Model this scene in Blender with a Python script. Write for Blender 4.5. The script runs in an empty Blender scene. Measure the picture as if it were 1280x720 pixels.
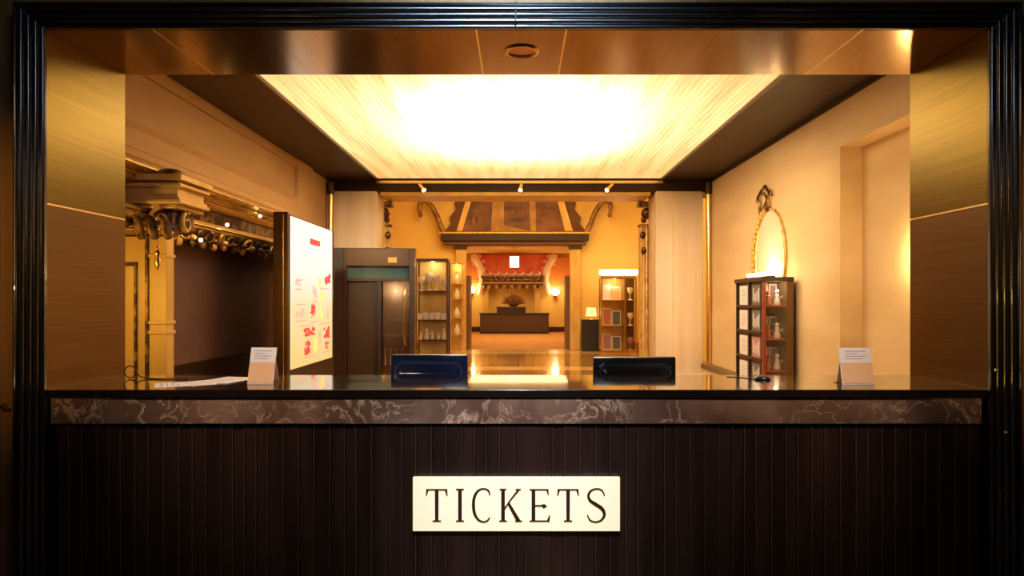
import bpy, bmesh, math, random
from mathutils import Vector, Matrix
random.seed(7)
C = bpy.context.scene.collection
F = 850.0; CX = 648.0; CY = 376.0; EYE = 1.55; PI = math.pi
def X(px, Y): return (px-CX)/F*Y          # measuring aid: position read off the photograph at depth Y
def Z(py, Y): return EYE-(py-CY)/F*Y

# ------------------------------------------------------------------ materials
def mat(name, col, rough=.5, metal=0., emit=None, es=0., alpha=1., spec=.5, coat=0., trans=0.):
    m = bpy.data.materials.new(name); m.use_nodes = True
    b = m.node_tree.nodes['Principled BSDF']
    b.inputs['Base Color'].default_value = (*col, 1)
    b.inputs['Roughness'].default_value = rough
    b.inputs['Metallic'].default_value = metal
    b.inputs['Specular IOR Level'].default_value = spec
    b.inputs['Coat Weight'].default_value = coat
    b.inputs['Transmission Weight'].default_value = trans
    b.inputs['Alpha'].default_value = alpha
    if emit:
        b.inputs['Emission Color'].default_value = (*emit, 1)
        b.inputs['Emission Strength'].default_value = es
    return m
def ramp(nt, stops):
    r = nt.nodes.new('ShaderNodeValToRGB')
    e = r.color_ramp.elements
    while len(e) < len(stops): e.new(.5)
    for i, (p, c) in enumerate(stops):
        e[i].position = p; e[i].color = (*c, 1)
    return r
def noisy(m, c1, c2, scale=(4,4,4), detail=4, lo=.35, hi=.65, bump=0., dist=.01):
    nt = m.node_tree; N = nt.nodes; L = nt.links; b = N['Principled BSDF']
    tc = N.new('ShaderNodeTexCoord'); mp = N.new('ShaderNodeMapping'); n = N.new('ShaderNodeTexNoise')
    mp.inputs['Scale'].default_value = scale; n.inputs['Scale'].default_value = 1; n.inputs['Detail'].default_value = detail
    L.new(tc.outputs['Object'], mp.inputs['Vector']); L.new(mp.outputs['Vector'], n.inputs['Vector'])
    r = ramp(nt, [(lo, c1), (hi, c2)])
    L.new(n.outputs['Fac'], r.inputs['Fac']); L.new(r.outputs['Color'], b.inputs['Base Color'])
    if bump:
        bp = N.new('ShaderNodeBump'); bp.inputs['Strength'].default_value = bump; bp.inputs['Distance'].default_value = dist
        L.new(n.outputs['Fac'], bp.inputs['Height']); L.new(bp.outputs['Normal'], b.inputs['Normal'])
    return m
M = {}
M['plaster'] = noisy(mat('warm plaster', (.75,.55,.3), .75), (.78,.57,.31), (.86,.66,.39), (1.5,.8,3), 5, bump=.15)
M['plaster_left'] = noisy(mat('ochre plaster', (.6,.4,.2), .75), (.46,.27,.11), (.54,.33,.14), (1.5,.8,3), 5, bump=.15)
M['yellow_plaster'] = noisy(mat('yellow plaster', (.8,.5,.15), .7), (.74,.50,.13), (.82,.57,.17), (1,1,1), 3)
M['marble_pale'] = noisy(mat('pale veined stone', (.7,.55,.38), .45), (.74,.57,.38), (.84,.69,.50), (5,5,.35), 5)
M['black_metal'] = mat('black lacquered metal', (.006,.005,.005), .26, 0., spec=.9, coat=.9)
M['brass_panel'] = noisy(mat('brushed bronze cladding', (.4,.25,.09), .30, 1.), (.125,.080,.006), (.15,.096,.009), (1.2,1.2,60), 3)
M['brass_panel_low'] = noisy(mat('bronze cladding with painted reflection', (.2,.12,.05), .30, 1.), (.135,.080,.032), (.16,.096,.040), (1.2,1.2,60), 3)  # same cladding, browned to paint in what the lower panels reflect
M['soffit'] = noisy(mat('brushed bronze soffit', (.5,.33,.17), .17, 1.), (.30,.175,.075), (.35,.205,.088), (40,1.2,1), 3)
M['brass_and_seam_glint'] = mat('bright brass and seam glint', (.85,.6,.28), .3, 1.)  # also makes the seam strips that paint in bevel highlights
M['bronze_wall'] = noisy(mat('dark bronze wall', (.25,.13,.04), .5, .35), (.22,.11,.03), (.28,.15,.05), (30,30,.6), 3)
M['ceil_dark'] = mat('dark bronze ceiling panel', (.030,.012,.004), .42, .0, spec=.3)
M['counter_top'] = mat('black polished stone', (.012,.009,.008), .09, 0., spec=.9, coat=.6)
M['counter_top'].node_tree.nodes['Principled BSDF'].inputs['IOR'].default_value = 1.9
M['wood_slat'] = noisy(mat('dark walnut slat', (.03,.014,.01), .3), (.016,.007,.0045), (.034,.016,.011), (9,9,.8), 5, bump=.1, dist=.003)
M['slat_glint'] = mat('walnut slat edge glint', (.085,.052,.040), .35)  # lighter strips between the slats paint in their edge highlights
M['walnut'] = noisy(mat('dark walnut', (.04,.02,.012), .4), (.03,.015,.01), (.05,.025,.015), (9,9,.8), 5)
M['sign_face'] = mat('backlit cream sign face', (.95,.92,.85), .35, 0., (1,.74,.27), .60)
M['ink'] = mat('dark brown letter paint', (.035,.013,.008), .5)
M['gilt'] = noisy(mat('aged gilding', (.75,.5,.14), .38, .65), (.52,.30,.07), (.86,.60,.20), (9,9,9), 4, bump=.4)
M['gold_paint'] = noisy(mat('gold painted plaster', (.7,.45,.1), .5, .25), (.62,.38,.09), (.76,.50,.15), (4,4,2), 4, bump=.2)
M['dark_carving'] = noisy(mat('brown patinated carving', (.2,.09,.03), .4, .5), (.07,.028,.010), (.50,.28,.08), (11,11,11), 5, .45, .72, bump=.5)
M['fabric_brown'] = noisy(mat('brown felt panel', (.07,.035,.022), .85), (.125,.062,.045), (.16,.082,.06), (2,2,2), 4)
M['brown_dark'] = mat('dark brown laminate', (.035,.017,.010), .4)
M['bronze'] = mat('dark bronze metal', (.09,.05,.022), .35, .6)
M['brown_mid'] = mat('mid brown laminate', (.16,.085,.03), .35, .2)
M['red_wood'] = mat('red mahogany', (.30,.06,.025), .3)
M['brass'] = mat('polished brass', (.85,.58,.2), .22, 1.)
M['paper'] = mat('white paper', (.85,.80,.80), .7)
M['peach'] = mat('peach card stock', (.85,.50,.27), .6)
M['grey_print'] = mat('grey printed text', (.35,.30,.33), .7)
M['lilac_print'] = mat('lilac printed band', (.45,.42,.62), .7)
M['navy'] = mat('navy blue plastic', (.018,.032,.085), .25, coat=.4)
M['navy_glint'] = mat('navy plastic glint', (.06,.085,.18), .3, coat=.4)
M['black_plastic'] = mat('black plastic', (.010,.010,.012), .25, coat=.4)
M['black_glint'] = mat('black plastic glint', (.035,.038,.042), .3, coat=.4)
M['screen'] = mat('dark display glass', (.005,.005,.008), .1)
M['matte_black'] = mat('matte black paint', (.012,.010,.010), .6)
def glass(name, col, rough, a):
    m = bpy.data.materials.new(name); m.use_nodes = True; nt = m.node_tree; N = nt.nodes; N.clear()
    o = N.new('ShaderNodeOutputMaterial'); mx = N.new('ShaderNodeMixShader'); t = N.new('ShaderNodeBsdfTransparent'); g = N.new('ShaderNodeBsdfGlossy')
    g.inputs['Roughness'].default_value = rough; g.inputs['Color'].default_value = (1,1,1,1); t.inputs['Color'].default_value = (*col, 1)
    mx.inputs['Fac'].default_value = a
    nt.links.new(t.outputs[0], mx.inputs[1]); nt.links.new(g.outputs[0], mx.inputs[2]); nt.links.new(mx.outputs[0], o.inputs[0]); return m
M['pane'] = glass('clear pane', (.96,.96,.94), .03, .05)
M['pane_dark'] = glass('smoked pane', (.8,.72,.62), .05, .22)
M['pane_teal'] = glass('teal tinted pane', (.25,.42,.42), .05, .25)
M['silver'] = mat('satin silver panel', (.50,.36,.24), .3, .5)
M['booth_door'] = mat('umber door laminate', (.055,.032,.016), .3)
M['booth_cream'] = mat('beige booth lining', (.50,.38,.28), .4)
M['desk_brown'] = mat('desk laminate', (.075,.040,.016), .45)
M['teal'] = mat('teal glazed strip', (.07,.13,.13), .15)
M['glassware'] = mat('frosted glassware', (.9,.82,.70), .15, 0., spec=.8)
M['terracotta'] = mat('rose glazed ceramic', (.55,.20,.13), .3)
M['mauve'] = mat('mauve print', (.42,.22,.26), .4)
M['slate'] = mat('slate print', (.12,.13,.17), .4)
M['leaf'] = mat('dried bronze leaf', (.20,.07,.02), .6)
M['red_paint'] = noisy(mat('vermilion painted plaster', (.75,.13,.04), .6), (.65,.09,.03), (.85,.20,.08), (1.5,1.5,1.5), 4)
M['orange_paint'] = mat('orange painted plaster', (.75,.25,.05), .6)
M['cream_carving'] = mat('cream carved plaster', (.9,.72,.55), .55)
M['pink_carving'] = mat('rose painted plaster', (.85,.33,.28), .55)
M['carpet'] = noisy(mat('rust carpet', (.6,.22,.05), .9), (.46,.21,.05), (.58,.28,.08), (2,2,2), 5)
M['scroll_brown'] = noisy(mat('brown gilt scroll', (.2,.1,.03), .45, .2), (.14,.06,.02), (.34,.18,.05), (6,6,6), 4)
M['ornament'] = mat('umber stencil', (.13,.05,.02), .7)
def em(name, col, s): return mat(name, (.9,.8,.6), .5, 0., col, s)
M['tube'] = em('fluorescent tube', (1,.80,.42), 14)
M['bulb'] = em('warm bulb', (1,.72,.35), 10)
M['shade_glow'] = em('glowing lamp shade', (1,.62,.2), 1.5)
M['lantern'] = em('square lantern glow', (1,.8,.6), 5)
M['spot_glow'] = em('spot lens', (1,.8,.5), 3)
# floor : polished amber marble tiles
def floor_mat():
    m = mat('polished amber marble floor', (.4,.22,.06), .1, spec=.7); nt = m.node_tree; N = nt.nodes; L = nt.links; b = N['Principled BSDF']
    tc = N.new('ShaderNodeTexCoord'); br = N.new('ShaderNodeTexBrick'); n = N.new('ShaderNodeTexNoise')
    br.offset = 0; br.inputs['Scale'].default_value = 1; br.inputs['Brick Width'].default_value = 1.2; br.inputs['Row Height'].default_value = 1.2
    br.inputs['Mortar Size'].default_value = .012
    br.inputs['Color1'].default_value = (.30,.16,.045,1); br.inputs['Color2'].default_value = (.36,.20,.06,1); br.inputs['Mortar'].default_value = (.12,.06,.02,1)
    n.inputs['Scale'].default_value = 2.5; n.inputs['Detail'].default_value = 6
    mx = N.new('ShaderNodeMix'); mx.data_type = 'RGBA'; mx.blend_type = 'OVERLAY'; mx.inputs[0].default_value = .4
    L.new(tc.outputs['Object'], br.inputs['Vector']); L.new(tc.outputs['Object'], n.inputs['Vector'])
    L.new(br.outputs['Color'], mx.inputs[6]); L.new(n.outputs['Fac'], mx.inputs[7]); L.new(mx.outputs[2], b.inputs['Base Color']); return m
M['floor'] = floor_mat()
M['floor_pale'] = noisy(mat('pale gold marble border', (.6,.4,.15), .15), (.55,.34,.12), (.68,.46,.2), (2,2,2), 5)
# veined emperador marble for the counter fascia
def marble():
    m = mat('brown veined marble', (.1,.05,.03), .2, coat=.3); nt = m.node_tree; N = nt.nodes; L = nt.links; b = N['Principled BSDF']
    tc = N.new('ShaderNodeTexCoord'); n0 = N.new('ShaderNodeTexNoise'); n0.inputs['Scale'].default_value = 6; n0.inputs['Detail'].default_value = 5
    mxv = N.new('ShaderNodeMix'); mxv.data_type = 'VECTOR'; mxv.inputs[0].default_value = .22
    L.new(tc.outputs['Object'], n0.inputs['Vector']); L.new(tc.outputs['Object'], mxv.inputs[4]); L.new(n0.outputs['Color'], mxv.inputs[5])
    v = N.new('ShaderNodeTexNoise'); v.inputs['Scale'].default_value = 6.5; v.inputs['Detail'].default_value = 7; v.inputs['Distortion'].default_value = 1.4
    L.new(mxv.outputs[1], v.inputs['Vector'])
    m1 = N.new('ShaderNodeMath'); m1.operation = 'SUBTRACT'; m1.inputs[1].default_value = .5; L.new(v.outputs['Fac'], m1.inputs[0])
    m2 = N.new('ShaderNodeMath'); m2.operation = 'ABSOLUTE'; L.new(m1.outputs[0], m2.inputs[0])
    r = ramp(nt, [(0, (.78,.52,.33)), (.010, (.42,.26,.16)), (.05, (.14,.08,.05))])
    L.new(m2.outputs[0], r.inputs['Fac'])
    n1 = N.new('ShaderNodeTexNoise'); n1.inputs['Scale'].default_value = 3.0; n1.inputs['Detail'].default_value = 6
    r1 = ramp(nt, [(.38, (.10,.048,.028)), (.66, (.26,.155,.105))])
    L.new(tc.outputs['Object'], n1.inputs['Vector']); L.new(n1.outputs['Fac'], r1.inputs['Fac'])
    n2 = N.new('ShaderNodeTexNoise'); n2.inputs['Scale'].default_value = 2.2; n2.inputs['Detail'].default_value = 3
    r2 = ramp(nt, [(.42, (.08,.08,.08)), (.62, (1,1,1))])
    L.new(tc.outputs['Object'], n2.inputs['Vector']); L.new(n2.outputs['Fac'], r2.inputs['Fac'])
    mx = N.new('ShaderNodeMix'); mx.data_type = 'RGBA'; mx.blend_type = 'LIGHTEN'
    L.new(r2.outputs['Color'], mx.inputs[0]); L.new(r1.outputs['Color'], mx.inputs[6]); L.new(r.outputs['Color'], mx.inputs[7])
    L.new(mx.outputs[2], b.inputs['Base Color']); return m
M['marble'] = marble()
# luminous ceiling: translucent pleated fabric, lamps above it
def pleat():
    m = bpy.data.materials.new('translucent pleated fabric'); m.use_nodes = True; nt = m.node_tree; N = nt.nodes; L = nt.links; N.clear()
    o = N.new('ShaderNodeOutputMaterial'); ad = N.new('ShaderNodeAddShader'); t = N.new('ShaderNodeBsdfTranslucent'); e = N.new('ShaderNodeEmission')
    tc = N.new('ShaderNodeTexCoord'); mp = N.new('ShaderNodeMapping'); mp.inputs['Scale'].default_value = (6, .42, 1)
    n = N.new('ShaderNodeTexNoise'); n.inputs['Scale'].default_value = 1; n.inputs['Detail'].default_value = 5; n.inputs['Roughness'].default_value = .65
    L.new(tc.outputs['Object'], mp.inputs['Vector']); L.new(mp.outputs['Vector'], n.inputs['Vector'])
    r = ramp(nt, [(.36, (.88,.52,.16)), (.60, (1.1,.74,.28))]); L.new(n.outputs['Fac'], r.inputs['Fac'])
    r2 = ramp(nt, [(.33, (.62,.50,.34)), (.62, (.86,.78,.60))]); L.new(n.outputs['Fac'], r2.inputs['Fac'])
    L.new(r2.outputs['Color'], t.inputs['Color']); L.new(r.outputs['Color'], e.inputs['Color']); e.inputs['Strength'].default_value = PANEL_E
    L.new(t.outputs[0], ad.inputs[0]); L.new(e.outputs[0], ad.inputs[1]); L.new(ad.outputs[0], o.inputs[0]); return m
PANEL_E = .54
M['pleat'] = pleat()
# backlit menu board
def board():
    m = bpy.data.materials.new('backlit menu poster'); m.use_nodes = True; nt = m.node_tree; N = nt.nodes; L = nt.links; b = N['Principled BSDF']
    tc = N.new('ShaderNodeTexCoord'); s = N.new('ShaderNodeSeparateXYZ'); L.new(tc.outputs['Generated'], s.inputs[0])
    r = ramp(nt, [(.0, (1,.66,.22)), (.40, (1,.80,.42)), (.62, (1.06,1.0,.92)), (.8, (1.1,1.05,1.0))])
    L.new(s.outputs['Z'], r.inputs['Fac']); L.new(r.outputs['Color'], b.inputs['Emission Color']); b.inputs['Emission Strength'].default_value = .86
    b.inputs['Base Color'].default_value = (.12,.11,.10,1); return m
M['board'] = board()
M['poster_red'] = mat('backlit red ink', (.5,.03,.03), .5, 0., (.75,.07,.06), .75)
M['poster_pink'] = mat('backlit pink ink', (.7,.3,.3), .5, 0., (.95,.42,.36), .8)
M['poster_yellow'] = mat('backlit yellow ink', (.8,.55,.15), .5, 0., (.95,.62,.18), .9)
M['poster_grey'] = mat('backlit grey ink', (.4,.3,.3), .5, 0., (.62,.40,.36), .7)

# ------------------------------------------------------------------ mesh helpers
class MB:
    def __init__(s): s.bm = bmesh.new()
    def box(s, x0, x1, y0, y1, z0, z1, bev=0.):
        r = bmesh.ops.create_cube(s.bm, size=1)
        bmesh.ops.scale(s.bm, vec=(abs(x1-x0), abs(y1-y0), abs(z1-z0)), verts=r['verts'])
        bmesh.ops.translate(s.bm, vec=((x0+x1)/2, (y0+y1)/2, (z0+z1)/2), verts=r['verts'])
        if bev:
            ed = set(e for v in r['verts'] for e in v.link_edges)
            bmesh.ops.bevel(s.bm, geom=list(ed), offset=bev, segments=2, affect='EDGES', profile=.5)
        return s
    def cyl(s, p0, p1, r, r2=None, n=16):
        p0 = Vector(p0); p1 = Vector(p1); d = p1-p0
        q = bmesh.ops.create_cone(s.bm, cap_ends=True, segments=n, radius1=r, radius2=r if r2 is None else r2, depth=d.length)
        m = d.to_track_quat('Z', 'Y').to_matrix().to_4x4(); m.translation = (p0+p1)/2
        bmesh.ops.transform(s.bm, matrix=m, verts=q['verts']); return s
    def ball(s, c, r, sc=(1,1,1), seg=16):
        q = bmesh.ops.create_uvsphere(s.bm, u_segments=seg, v_segments=max(6, seg//2+2), radius=r)
        bmesh.ops.scale(s.bm, vec=sc, verts=q['verts']); bmesh.ops.translate(s.bm, vec=c, verts=q['verts']); return s
    def lathe(s, prof, c=(0,0,0), n=20):
        rings = []
        for r, z in prof:
            rings.append([s.bm.verts.new((c[0]+r*math.cos(2*PI*i/n), c[1]+r*math.sin(2*PI*i/n), c[2]+z)) for i in range(n)])
        for a, b in zip(rings, rings[1:]):
            for i in range(n): s.bm.faces.new((a[i], a[(i+1)%n], b[(i+1)%n], b[i]))
        s.bm.faces.new(rings[0][::-1]); s.bm.faces.new(rings[-1]); return s
    def prism(s, pts, axis, a, b):
        """polygon pts extruded along axis from a to b; pts give the two other coordinates in xyz order"""
        def mk(p, t):
            return {'x': (t, p[0], p[1]), 'y': (p[0], t, p[1]), 'z': (p[0], p[1], t)}[axis]
        v0 = [s.bm.verts.new(mk(p, a)) for p in pts]; v1 = [s.bm.verts.new(mk(p, b)) for p in pts]
        n = len(pts); s.bm.faces.new(v0); s.bm.faces.new(v1[::-1])
        for i in range(n): s.bm.faces.new((v0[i], v0[(i+1)%n], v1[(i+1)%n], v1[i]))
        return s
    def ribbon(s, pts, axis, a, b):
        """pts: (u, v, width) centre line; extruded stroke"""
        L_, R_ = [], []
        for i, (u, v, w) in enumerate(pts):
            p = Vector(pts[max(i-1, 0)][:2]); q = Vector(pts[min(i+1, len(pts)-1)][:2]); d = (q-p).normalized()
            nx, ny = -d.y*w/2, d.x*w/2
            L_.append((u+nx, v+ny)); R_.append((u-nx, v-ny))
        def mk(p, t): return {'x': (t, p[0], p[1]), 'y': (p[0], t, p[1]), 'z': (p[0], p[1], t)}[axis]
        q = [[s.bm.verts.new(mk(p, t)) for p in side] for side in (L_, R_) for t in (a, b)]
        la, lb, ra, rb = q; n = len(pts)
        for i in range(n-1):
            s.bm.faces.new((la[i], la[i+1], ra[i+1], ra[i])); s.bm.faces.new((lb[i], rb[i], rb[i+1], lb[i+1]))
            s.bm.faces.new((la[i], lb[i], lb[i+1], la[i+1])); s.bm.faces.new((ra[i], ra[i+1], rb[i+1], rb[i]))
        s.bm.faces.new((la[0], ra[0], rb[0], lb[0])); s.bm.faces.new((la[-1], lb[-1], rb[-1], ra[-1])); return s
    def tube(s, pts, n=8):
        """pts: (x,y,z,r)"""
        rings = []; up = Vector((0,0,1))
        for i, p in enumerate(pts):
            a = Vector(pts[max(i-1, 0)][:3]); b = Vector(pts[min(i+1, len(pts)-1)][:3]); d = (b-a).normalized()
            s1 = d.cross(Vector((0,1,0)) if abs(d.y) < .9 else up).normalized(); s2 = d.cross(s1)
            rings.append([s.bm.verts.new(Vector(p[:3])+p[3]*(s1*math.cos(2*PI*k/n)+s2*math.sin(2*PI*k/n))) for k in range(n)])
        for a, b in zip(rings, rings[1:]):
            for k in range(n): s.bm.faces.new((a[k], a[(k+1)%n], b[(k+1)%n], b[k]))
        s.bm.faces.new(rings[0][::-1]); s.bm.faces.new(rings[-1]); return s
    def build(s, name, m, parent=None, loc=None, smooth=False, rz=0):
        me = bpy.data.meshes.new(name); bmesh.ops.recalc_face_normals(s.bm, faces=s.bm.faces)
        s.bm.to_mesh(me); s.bm.free()
        if smooth:
            for p in me.polygons: p.use_smooth = True
            try: me.set_sharp_from_angle(angle=math.radians(40))
            except Exception: pass
        o = bpy.data.objects.new(name, me); C.objects.link(o); me.materials.append(m)
        if parent: o.parent = parent
        if loc: o.location = loc
        o.rotation_euler.z = rz
        return o
def struct(o): o['kind'] = 'structure'; return o
def tag(o, label, cat, group=None, kind=None):
    o['label'] = label; o['category'] = cat
    if group: o['group'] = group
    if kind: o['kind'] = kind
    return o
def thing(name, label, cat, loc=(0,0,0), rz=0, group=None):
    o = bpy.data.objects.new(name, None); C.objects.link(o); o.location = loc; o.rotation_euler.z = rz
    o.empty_display_size = .1
    return tag(o, label, cat, group)
def copy_tree(o, parent=None):
    c = o.copy(); C.objects.link(c)
    if parent: c.parent = parent
    for ch in list(o.children): copy_tree(ch, c)
    return c
S = lambda name, mb, m: struct(mb.build(name, m))

# ------------------------------------------------------------------ the shell
H = 2.395; XO = -.005; YF = 3.45; YB = 4.15; TOP = 2.93
XL, XR, CZ, YE = -3.16, 3.18, 3.55, 11.3
S('floor', MB().box(-7, 7, -3, 15.2, -.1, 0), M['floor'])
S('floor', MB().box(-7, 7, 15.2, 16.0, -.1, 0), M['floor_pale'])
S('floor', MB().box(-7, 7, 16.0, 19.9, -.1, 0), M['floor'])
S('floor', MB().box(-7, 7, 19.9, 21.6, -.1, 0), M['floor_pale'])
S('floor', MB().box(-7, 7, 21.6, 34.5, -.1, 0), M['carpet'])
# partition that holds the ticket window
S('wall_front_left', MB().box(-6, XO-H-.012, YF+.01, YB, 0, 4.2), M['bronze_wall'])
S('wall_front_right', MB().box(XO+H+.012, 6, YF+.01, YB, 0, 4.2), M['bronze_wall'])
S('wall_front_top', MB().box(XO-H-.012, XO+H+.012, YF+.01, YB, TOP+.012, 4.2), M['bronze_wall'])
# bronze cladding panels; bright seam strips stand in for bevel highlights
k = 1
def trim(mb, m, smooth=False):
    global k
    o = mb.build('trim_%d' % k, m, smooth=smooth); k += 1; return struct(o)
for sx in (-1, 1):
    xe = XO+sx*H
    for z0, z1 in ((0, 2.04), (2.05, TOP)):
        trim(MB().box(xe, xe+sx*.012, YF+.012, YB, z0, z1), M['brass_panel' if z0 else 'brass_panel_low'])
    trim(MB().box(xe-sx*.0008, xe+sx*.010, YF+.012, YB, 2.041, 2.049), M['brass_and_seam_glint'])
cuts = [XO-H, -1.86, -.215, .244, 1.753, XO+H]
for a, b in zip(cuts, cuts[1:]):
    trim(MB().box(a+.004, b-.004, YF+.012, YB, TOP, TOP+.012), M['soffit'])
for c in cuts[1:-1]:
    trim(MB().box(c-.0045, c+.0045, YF+.012, YB, TOP-.0008, TOP+.010), M['brass_and_seam_glint'])
# black ribbed frame, swept round the opening
prof = []
def rib(u0, u1, y, d):
    for i in range(9):
        t = i/8; prof.append((u0+(u1-u0)*t, y-d*math.sin(PI*t)))
prof.append((0, YF+.02)); prof.append((0, YF-.005))
for i, (u0, u1) in enumerate(((.002,.020), (.023,.041), (.044,.062), (.065,.083))):
    rib(u0, u1, YF-.01-.022*i, .0055)
prof.append((.086, YF-.10)); prof.append((.092, YF-.10)); prof.append((.092, YF+.02))
mb = MB(); rings = []
for u, y in prof:
    rings.append([mb.bm.verts.new(p) for p in ((XO-H-u, y, 0), (XO-H-u, y, TOP+u), (XO+H+u, y, TOP+u), (XO+H+u, y, 0))])
for a, b in zip(rings, rings[1:]+rings[:1]):
    for i in range(3): mb.bm.faces.new((a[i], a[i+1], b[i+1], b[i]))
trim(mb, M['black_metal'], smooth=True)
trim(MB().box(-.016, -.010, YF-.105, YF-.02, TOP+.002, TOP+.093), M['matte_black'])
# brass edge between frame and outer wall
for sx in (-1, 1):
    xe = XO+sx*(H+.094)
    trim(MB().box(xe, xe+sx*.006, YF-.06, YF+.01, 0, 3.02), M['bronze'])
# ceiling
PX0, PX1, PY0, PY1 = -2.335, 2.36, 4.5, 11.26
S('ceiling', MB().box(-6, PX0, YB, YE, CZ, CZ+.05), M['ceil_dark'])
S('ceiling', MB().box(PX1, 6, YB, YE, CZ, CZ+.05), M['ceil_dark'])
S('ceiling', MB().box(PX0, PX1, YB, PY0, CZ, CZ+.05), M['ceil_dark'])
S('ceiling', MB().box(-6, 6, YB, YE+.7, CZ+.9, CZ+.95), M['yellow_plaster'])
mb = MB()
for x0, x1, y0, y1 in ((PX0-.05, PX0, PY0, PY1), (PX1, PX1+.05, PY0, PY1), (PX0, PX1, PY0-.05, PY0), (PX0, PX1, PY1, PY1+.04)):
    mb.box(x0, x1, y0, y1, CZ+.05, CZ+.9)
S('ceiling', mb, M['paper'])
lc = thing('luminous_ceiling', 'large glowing cream pleated fabric light panel filling the ceiling over the ticket office', 'ceiling light', (0, 7.9, CZ))
mb = MB(); n = 150
vs = []
for i in range(n+1):
    x = PX0+(PX1-PX0)*i/n; z = .028+(.002 if i % 2 else -.002)
    vs.append([mb.bm.verts.new((x, y-7.9, z)) for y in (PY0, PY1)])
for a, b in zip(vs, vs[1:]): mb.bm.faces.new((a[0], b[0], b[1], a[1]))
mb.build('diffuser', M['pleat'], lc)
mb = MB()
for sx, xe in ((-1, PX0), (1, PX1)): mb.box(xe-.012, xe+.012, PY0-7.9, PY1-7.9, -.006, .035)
mb.build('frame', M['bronze'], lc)
# far beam of the ceiling
trim(MB().box(-6, 6, YE, YE+.7, 3.36, CZ+.02), M['ceil_dark'])
trim(MB().box(-2.36, 2.4, YE-.015, YE+.02, 3.50, 3.545), M['brass_and_seam_glint'])
trim(MB().box(-2.30, 2.2, YE+.01, YE+.7, 3.30, 3.36), M['gold_paint'])
for i, (px, lb) in enumerate(((525, 'left'), (652, 'middle'), (765, 'right'))):
    x = X(px, YE); sp = thing('spotlight', '%s one of the three small track spotlights on the dark beam behind the glowing ceiling' % lb, 'spotlight', (x, YE-.03, 3.47), group='spotlights on the beam')
    MB().box(-.02, .02, -.01, .03, -.02, .02).build('bracket', M['brass'], sp)
    d = (.10 if i == 2 else -.08 if i == 0 else .02)
    MB().cyl((0, -.02, 0), (-d, -.09, -.10), .03, .04).build('lamp_head', M['brass'], sp)
    MB().cyl((-d, -.09, -.10), (-d*1.05, -.095, -.106), .036).build('lens', M['spot_glow'], sp)
# right wall with the recess
S('wall_right', MB().box(XR, XR+.3, 6.72, YE, 0, CZ), M['plaster'])
S('wall_right', MB().box(XR, XR+.3, YB, 6.72, 3.07, CZ), M['plaster'])
S('wall_right', MB().box(XR+.22, XR+.4, YB, 6.72, 0, 3.07), M['plaster'])
# thin stone coursing on the right wall
trim(MB().box(XR-.02, XR+.02, YB, YE, CZ-.05, CZ), M['brown_dark'])
# dado on the right wall
trim(MB().box(3.05, XR, 8.7, YE, 0, .44), M['marble_pale'])
trim(MB().box(3.02, XR, 8.7, YE, .44, .51), M['brown_mid'])
# left wall: upper part, panel rails, lower part set back
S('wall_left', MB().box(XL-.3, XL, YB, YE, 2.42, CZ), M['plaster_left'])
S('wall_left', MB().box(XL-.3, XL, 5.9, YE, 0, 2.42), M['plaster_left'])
S('wall_left', MB().box(XL-1.0, XL-.7, YB, 5.9, 0, 2.42), M['gold_paint'])
mb = MB(); mb.prism([(XL-.005, 2.62), (XL+.03, 2.62), (XL+.05, 2.70), (XL+.07, 2.72), (XL+.07, 2.77), (XL+.03, 2.80), (XL+.03, 2.95), (XL+.06, 3.0), (XL-.005, 3.03)], 'y', YB, 9.6)
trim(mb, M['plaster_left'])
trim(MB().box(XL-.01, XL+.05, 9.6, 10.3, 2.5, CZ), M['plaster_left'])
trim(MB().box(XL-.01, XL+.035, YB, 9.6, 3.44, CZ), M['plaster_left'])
# pillars at the end of the ticket office
def pillar(name, x0, x1, y0, y1, m):
    mb = MB(); mb.box(x0, x1, y0, y1, 0, 3.37, .03)
    mb.box(x0-.04, x1+.04, y0-.04, y1+.02, 0, .35, .01); return trim(mb, m, True)
pillar('p', -3.24, -2.34, YE-.05, YE+.6, M['marble_pale'])
pillar('p', 2.27, 3.06, YE-.05, YE+.6, M['marble_pale'])
trim(MB().box(2.55, 2.58, YE-.056, YE-.045, .36, 3.36), M['plaster'])
# brass corner pipes
for nm, xs in (('beside the left pillar', (-3.12, -3.05)), ('beside the right pillar', (3.10, 3.15))):
    t = thing('corner_pipe', 'tall slim brass corner pipe ' + nm, 'pipe', (sum(xs)/2, YE-.12, 0), group='brass corner pipes')
    MB().cyl((0,0,0), (0,0,3.3), .042, n=20).build('pipe', M['brass'], t, smooth=True)
    MB().cyl((0,0,3.3), (0,0,3.5), .055).build('collar', M['bronze'], t, smooth=True)
    MB().box(-.06, .06, -.05, .05, .0, .06, .01).build('foot', M['bronze'], t)
# hall behind
S('wall_hall_left', MB().box(-5.0, -4.8, YE+.6, 21.6, 0, 5.6), M['yellow_plaster'])
S('wall_hall_right', MB().box(4.8, 5.0, YE+.6, 21.6, 0, 5.6), M['yellow_plaster'])
S('wall_hall_front', MB().box(-5, 5, YE+.62, YE+.7, 3.4, 5.6), M['yellow_plaster'])
S('ceiling', MB().box(-5, 5, YE+.6, 21.9, 5.6, 5.7), M['yellow_plaster'])
DX0, DX1, DZ = -1.86, 1.83, 3.28
S('wall_back', MB().box(-5, DX0, 21.6, 21.9, 0, 5.6), M['yellow_plaster'])
S('wall_back', MB().box(DX1, 5, 21.6, 21.9, 0, 5.6), M['yellow_plaster'])
S('wall_back', MB().box(DX0, DX1, 21.6, 21.9, DZ, 5.6), M['yellow_plaster'])
trim(MB().box(-5, DX0-.3, 21.56, 21.6, 0, .22), M['brown_mid'])
trim(MB().box(DX1+.3, 5, 21.56, 21.6, 0, .22), M['brown_mid'])
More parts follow.
